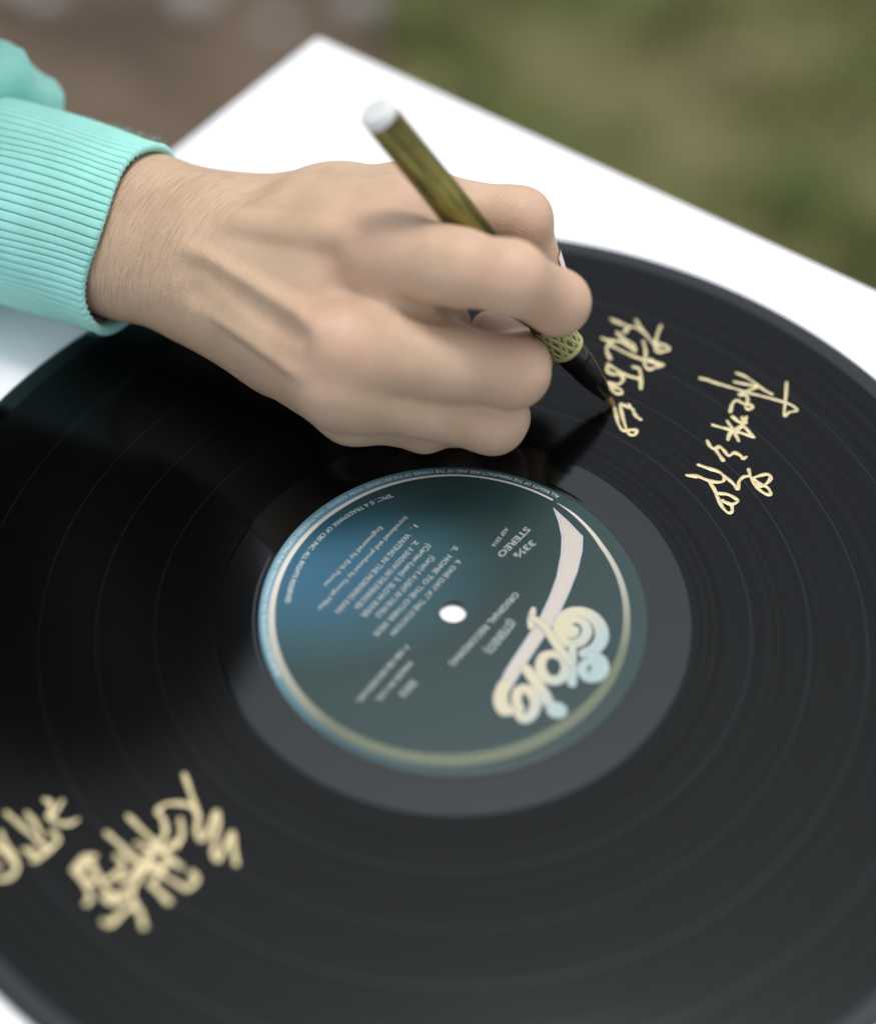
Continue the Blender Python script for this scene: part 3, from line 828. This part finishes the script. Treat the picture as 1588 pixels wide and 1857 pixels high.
# skin folds: shallow valleys cut into the back of the hand
VIEW = -np.array(CAM['fw'])
def surf(p, dirn):
    """distance along dirn from p to the skin"""
    for t in np.arange(2, 34, .4):
        q = np.round((p + dirn * t - palm.lo) / palm.h).astype(int)
        if palm.D[tuple(q)] > 0: return t
    return 10.0
def along(pts, rad, off, sign, k, dr=DORS):
    t = np.linspace(0, 1, len(pts))
    d = np.array([surf(p, dr) for p in pts])
    d = np.polyval(np.polyfit(t, d, 2), t)
    taper = np.sin(np.pi * np.clip(.12 + .8 * t, 0, 1)) ** .6
    q = [p + dr * (dd + (off * w - rad if sign > 0 else rad - off * w)) for p, dd, w in zip(pts, d, taper)]
    for a, b in zip(q[:-1], q[1:]):
        c = palm.cap(a, b, rad, rad)
        (palm.add if sign > 0 else palm.cut)(c, k)
TT = np.linspace(0, 1, 9)
for cr_ in CREASES:
    along([np.array(p) for p in cr_], 2.0, 1.5, -1, 2.0, VIEW)
# extensor tendons stand a little proud; the valleys between the bones dip
along([lerp('ci', 'mi', .3 + .62 * t) for t in TT], 2.4, .3, 1, 4)
along([lerp('cm', 'mm', .12 + .83 * t) for t in TT], 2.6, .8, 1, 4.5)
along([lerp('cr', 'mr', .32 + .62 * t) for t in TT], 2.3, .7, 1, 4)
along([md('cm', 'mm', 'cr', 'mr', .14 + .76 * t) for t in TT], 3.6, .85, -1, 3.5)
along([md('cr', 'mr', 'cp', 'mp', .25 + .68 * t) for t in TT], 3.4, .8, -1, 3.5)

V, Q = palm.mesh(7)
# rest of the body (outside the picture): neck and head bent low over the table
HC = np.array([-180., 266., 322.])
bod = Field((-330, 110, 150), (-20, 480, 470), 5.0)
def Bd(*a, k=25, **kw): bod.add(bod.cap(*a, **kw), k)
Bd(HC + (-12, 22, 18), HC + (8, -14, -8), 72, 68)                    # cranium
Bd(HC + (22, -38, -52), HC + (14, -26, -40), 46, 52)                 # face and jaw
Bd(HC + (40, -84, -62), HC + (32, -72, -34), 9, 6, k=16)            # nose
Bd(HC + (28, -62, -92), HC + (22, -52, -82), 22, 26, k=20)          # chin
for sx in (-1, 1):
    Bd(HC + np.array([-2 + sx * 64, -6 + sx * 30, -22]), HC + np.array([-6 + sx * 68, 2 + sx * 32, -2]), 11, 13, k=8)   # ears
Bd(HC + (-30, 55, -20), HC + (-90, 150, -10), 55, 60)                # neck
V2, Q2 = bod.mesh(4)
Vall = np.concatenate([V, V2]); Qall = np.concatenate([Q, Q2 + len(V)])

person = None
loc = np.stack([(Vall - FO) @ FX, (Vall - FO) @ FY, (Vall - FO) @ FZ], 1) * S
me = fast_mesh('person', loc, Qall)
fl = np.zeros(len(Vall), np.float32)
for kn, rad, am in (('mm', 15, .9), ('mi', 15, .8), ('mr', 13, .5), ('ip', 13, .8), ('idp', 13, .9), ('mmp', 13, .7), ('rp', 12, .5), ('tip', 13, .6), ('mdp', 16, .8), ('mt', 14, .9), ('it', 12, .9), ('tt', 13, .7)):
    d = np.linalg.norm(Vall - J[kn] - DORS * 5, axis=1)
    fl = np.maximum(fl, am * np.exp(-(d / rad) ** 2))
q_ = Vall - np.array(MARK); q_ = q_ - (q_ @ np.array(CAM['fw']))[:, None] * np.array(CAM['fw'])
dd_ = np.linalg.norm(q_ * 1.0, axis=1)
fl = np.maximum(fl, 1.3 * np.exp(-((dd_ - 3.6) / .75) ** 2) * (np.linalg.norm(Vall - np.array(MARK), axis=1) < 22)).astype(np.float32)
at = me.attributes.new('flush', 'FLOAT', 'POINT'); at.data.foreach_set('value', fl)
xx = (Vall - FO) @ FX
wk = np.clip(np.exp(-((xx - 8) / 30.) ** 2) * 1.15, .12, 1).astype(np.float32)
at = me.attributes.new('wrinkle', 'FLOAT', 'POINT'); at.data.foreach_set('value', wk)
person = link('person', me, None, M_skin, label='right hand in a mint ribbed cuff, writing on the record with a gold marker', cat='person')
pm = Matrix.Identity(4)
for i in range(3):
    pm[i][0], pm[i][1], pm[i][2], pm[i][3] = FX[i], FY[i], FZ[i], FO[i] * S
person.matrix_world = pm
bpy.context.view_layer.update()
PINV = person.matrix_world.inverted()

def on_person(name, V, F_, mat, **kw):
    """mesh given in world millimetres, parented to the person"""
    if isinstance(F_, np.ndarray):
        me = fast_mesh(name, np.asarray(V) * S, F_)
    else:
        me = mesh(name, V, F_)
    me.transform(PINV)
    return link(name, me, person, mat, **kw)

# finger nails
def nail(A, B, rad, out, t0, t1, half):
    A, B = np.array(A), np.array(B); d = (B - A); L = np.linalg.norm(d); d /= L
    o = np.array(out, float); o -= d * (o @ d); o /= np.linalg.norm(o); s = np.cross(d, o)
    vs, fs = [], []
    nu, nv = 9, 9
    for i in range(nu):
        t = t0 + (t1 - t0) * i / (nu - 1)
        e = max(0, (t * L - L * .9)) / 6
        wv = half * (1 - .25 * max(0, i - 6) / 2)
        for k in range(nv):
            a = R(wv) * (-1 + 2 * k / (nv - 1))
            rr = rad * (1 + .03) - e * 1.6
            vs.append(A + d * t * L + (o * math.cos(a) + s * math.sin(a)) * rr)
    for i in range(nu - 1):
        for k in range(nv - 1):
            b = i * nv + k; fs.append((b, b + 1, b + nv + 1, b + nv))
    on_person('fingernail', vs, fs, M_nail)
nail(J['tip'], J['tt'], 7.9, (1, .45, .25), .55, 1.12, 46)
nail(J['idp'], J['it'], 7.9, (.75, .6, .4), .1, 1.1, 46)

# ------------------------------------------------------------------ sleeve
CA = [np.array(v, float) for v in CUFF_AXIS]
axis_pts = np.array(spline(CA, 16))
def axis_at(t):
    x = t * (len(axis_pts) - 1); i = int(min(max(math.floor(x), 0), len(axis_pts) - 2)); f = x - i
    p = axis_pts[i] * (1 - f) + axis_pts[i + 1] * f
    d = axis_pts[min(i + 2, len(axis_pts) - 1)] - axis_pts[max(i - 1, 0)]
    return p, d / np.linalg.norm(d)
CAMF = np.array(CAM['fw'])
def frame_at(d):
    dep = -CAMF - d * (-CAMF @ d); dep /= np.linalg.norm(dep)     # towards the viewer side of the arm
    lat = np.cross(dep, d)                                        # towards the thumb side
    if lat[2] < 0: lat = -lat
    return lat, dep
NR, PER = 74, 16
NV = NR * PER
def cuff_ring(t, rl, rd, rib, jit=0):
    p, d = axis_at(t); lat, dep = frame_at(d)
    tilt = .8 * max(0, (t - .45) / .55) ** 1.5
    out = []
    for k in range(NV):
        a = 2 * math.pi * k / NV
        a += .012 * math.sin(7 * a + 1) + .009 * math.sin(13 * a + 3 * t)
        ph = (k % PER) / PER
        w = -1.25 * math.exp(-((ph - .5) / .055) ** 2) + .05 * math.cos(2 * math.pi * (ph)) 
        wob = .5 * math.sin(3 * a + 5 * t) + .35 * math.sin(5 * a - 7 * t + 1)
        out.append(p + lat * math.cos(a) * (rl + rib * w + wob) + dep * math.sin(a) * (rd + rib * w + wob) - d * (tilt * math.sin(a) + (2.4 * tilt / .8 * math.sin(2 * a) ** 2 if math.sin(a) > 0 else 0)))
    return out
rows = []
NT = 44
for i in range(NT):
    t = i / (NT - 1)
    swell = 1.0 * math.sin(math.pi * min(1, t * 1.1)) 
    rows.append(cuff_ring(t, CUFF_R[0] + swell, CUFF_R[1] + swell, 1.0))
# rolled lip
pe, de = axis_at(1.0)
lip = [(.9, -.4, .95), (1.6, -1.2, .85), (1.7, -2.0, .6), (1.0, -2.7, .35), (-.5, -3.0, .2), (-2.5, -3.0, .1)]
for ad, dr, rb in lip:
    ring = cuff_ring(1.0, CUFF_R[0] + dr + .6, CUFF_R[1] + dr + .6, rb)
    rows.append([q + de * ad for q in ring])
vs = [q for rw in rows for q in rw]
fs = []
for i in range(len(rows) - 1):
    for k in range(NV):
        k2 = (k + 1) % NV
        fs.append((i * NV + k, (i + 1) * NV + k, (i + 1) * NV + k2, i * NV + k2))
on_person('cuff', vs, np.array(fs), M_mint)
# lining just inside the opening
vs, fs = [], []
LN = 96
for j, (ad, dr) in enumerate([(-1.0, -2.2), (-2, -2.9), (-8, -3.6), (-22, -3.6), (-40, -3.0)]):
    lat, dep = frame_at(de)
    for k in range(LN):
        a = 2 * math.pi * k / LN
        wob = .5 * math.sin(7 * a + j) + .4 * math.sin(13 * a)
        vs.append(pe + de * (ad - .8 * math.sin(a)) + lat * math.cos(a) * (CUFF_R[0] + dr + wob) + dep * math.sin(a) * (CUFF_R[1] + dr + wob))
for j in range(4):
    for k in range(LN):
        fs.append((j * LN + k, j * LN + (k + 1) % LN, (j + 1) * LN + (k + 1) % LN, (j + 1) * LN + k))
on_person('cuff_lining', vs, fs, M_lining)
# fuzz standing off the knit along the silhouette
vs, fs = [], []
rg = np.random.default_rng(11)
for _ in range(5200):
    t = rg.uniform(.25, 1.0) ** .8; k = rg.integers(0, NV)
    a = 2 * math.pi * k / NV
    p, d = axis_at(t); lat, dep = frame_at(d)
    nrm = lat * math.cos(a) + dep * math.sin(a)
    b = p + lat * math.cos(a) * (CUFF_R[0] + .7) + dep * math.sin(a) * (CUFF_R[1] + .7)
    h = rg.uniform(.4, 1.5) * (1.3 if t > .7 else 1)
    tipp = b + nrm * h + rg.normal(0, .5, 3)
    side = np.cross(nrm, d) * .035
    i = len(vs); vs += [b - side, b + side, tipp]; fs.append((i, i + 1, i + 2))
on_person('cuff_fuzz', vs, fs, M_mint, kind='stuff', smooth=False)

# sleeve body: gathered above the cuff, hanging over its far side
p0, d0 = axis_at(SLEEVE['t'])
d0 = -d0
lat, dep = frame_at(-d0)
elbow = np.array([-345., 178., 75.])
shoulder = np.array([-470., 300., 290.])
path = spline([p0, p0 + d0 * 45, elbow * .55 + p0 * .45, elbow, elbow * .5 + shoulder * .5 + np.array([-25, 0, 0]), shoulder], 14)
NS = 160
prof = [(0, 25.5), (9, 27.5), (15, 31.5), (17, 35.5), (13, 39), (5, 41.5)]     # overhang profile (forward, radius)
rows = []
for fwd, rr in prof:
    ring = []
    for k in range(NS):
        a = 2 * math.pi * k / NS
        side = .5 + .5 * math.cos(a - SLEEVE['ang'])                            # 1 on the thumb/far side
        sd = side ** 1.3
        pk = .9 * math.sin(9 * a) + .7 * math.sin(14 * a + 1) + .5 * math.sin(23 * a)
        f2 = fwd * (SLEEVE['lo'] + (SLEEVE['hi'] - SLEEVE['lo']) * sd)
        r2 = 25.5 + (rr - 25.5) * (.45 + .62 * sd) + pk * (rr - 25.5) / 9
        ring.append(p0 - d0 * f2 + lat * math.cos(a) * r2 + dep * math.sin(a) * r2 * .92)
    rows.append(ring)
L_ = len(path)
for i in range(2, L_):
    p = path[i]; d = path[min(i + 1, L_ - 1)] - path[i - 1]; d = d / np.linalg.norm(d)
    dp = dep - d * (dep @ d); dp /= np.linalg.norm(dp); lt = np.cross(dp, d)
    if lt @ lat < 0: lt = -lt
    f = i / L_
    ring = []
    for k in range(NS):
        a = 2 * math.pi * k / NS
        side = (.5 + .5 * math.cos(a - SLEEVE['ang'])) ** 1.3
        r2 = (34 + 10 * side) * (1 - min(1, f * 3)) + 47 * min(1, f * 3) + 12 * max(0, f - .5)
        r2 += 1.6 * math.sin(5 * a + i * .9) + 1.3 * math.sin(3 * a - i * 1.4) + 1.2 * math.sin(i * .8 + 2 * math.sin(a))
        ring.append(p + lt * math.cos(a) * r2 + dp * math.sin(a) * r2 * .94)
    rows.append(ring)
vs = np.array([q for rw in rows for q in rw])
fs = []
for i in range(len(rows) - 1):
    for k in range(NS):
        k2 = (k + 1) % NS
        fs.append((i * NS + k, i * NS + k2, (i + 1) * NS + k2, (i + 1) * NS + k))
on_person('sleeve', vs, np.array(fs), M_jersey)

# shirt and hair outside the frame, seen only as reflections in the vinyl
tor = Field((-820, 120, -140), (-240, 760, 430), 8.0)
def Tr(*a, k=50, **kw): tor.add(tor.cap(*a, **kw), k)
Tr((-330, 420, 300), (-430, 500, 250), 88, 120)
Tr((-430, 500, 250), (-620, 610, 20), 128, 140)
Tr((-620, 610, 20), (-660, 640, -80), 138, 130)
Tr((-470, 300, 285), (-420, 400, 290), 70, 90)
Tr((-300, 560, 300), (-400, 470, 280), 66, 90)
Tr((-300, 560, 300), (-300, 680, 90), 58, 50, k=30)
V3, Q3 = tor.mesh(5)
on_person('sweatshirt', V3, Q3, M_jersey)
hr = Field((-350, 110, 90), (-10, 460, 480), 4.0)
def Hr(*a, k=22, **kw): hr.add(hr.cap(*a, **kw), k)
Hr(HC + (-16, 26, 24), HC + (2, -6, 4), 92, 90)
rg = np.random.default_rng(5)
for i in range(26):
    a = i / 26 * 2 * math.pi
    o = np.array([math.cos(a) * 92, math.sin(a) * 88, rg.uniform(-20, 10)])
    dn = HC + o * np.array([1.0, 1.0, 0]) + np.array([rg.normal(0, 6), rg.normal(0, 6), -rg.uniform(115, 150)])
    if -1.9 < a - 2 * math.pi < -.4 and abs(a - 5.15) < .2: continue
    Hr(HC + o * .8, dn, 22, 10, k=12)
V4, Q4 = hr.mesh(4)
nz = .9 * np.sin(V4[:, 0] * .55 + 2 * np.sin(V4[:, 2] * .03)) + .9 * np.sin(V4[:, 1] * .62 + 1.5 * np.sin(V4[:, 2] * .04))
cdir = V4 - HC; cdir /= np.linalg.norm(cdir, axis=1)[:, None]
on_person('hair', V4 + cdir * nz[:, None], Q4, M_hair)
tr_ = Field((-900, 420, -760), (-420, 880, -20), 9.0)
def Lg(*a, k=40, **kw): tr_.add(tr_.cap(*a, **kw), k)
Lg((-650, 632, -70), (-665, 645, -120), 128, 128)
for ox, oy in ((-45, -75), (45, 75)):
    Lg((-660 + ox, 640 + oy, -130), (-650 + ox, 630 + oy, -420), 84, 62, k=12)
    Lg((-650 + ox, 630 + oy, -420), (-670 + ox, 645 + oy, -715), 62, 46, k=12)
V5, Q5 = tr_.mesh(4)
on_person('trousers', V5, Q5, M_trouser)
for ox, oy in ((-45, -75), (45, 75)):
    sh = Field((-760 + ox, 540 + oy, -745), (-520 + ox, 710 + oy, -640), 5.0)
    sh.add(sh.cap((-685 + ox, 655 + oy, -706), (-590 + ox, 590 + oy, -712), 40, 30), 8)
    V6, Q6 = sh.mesh(3)
    V6[:, 2] = np.maximum(V6[:, 2], -738)
    on_person('shoe', V6, Q6, M_trouser)
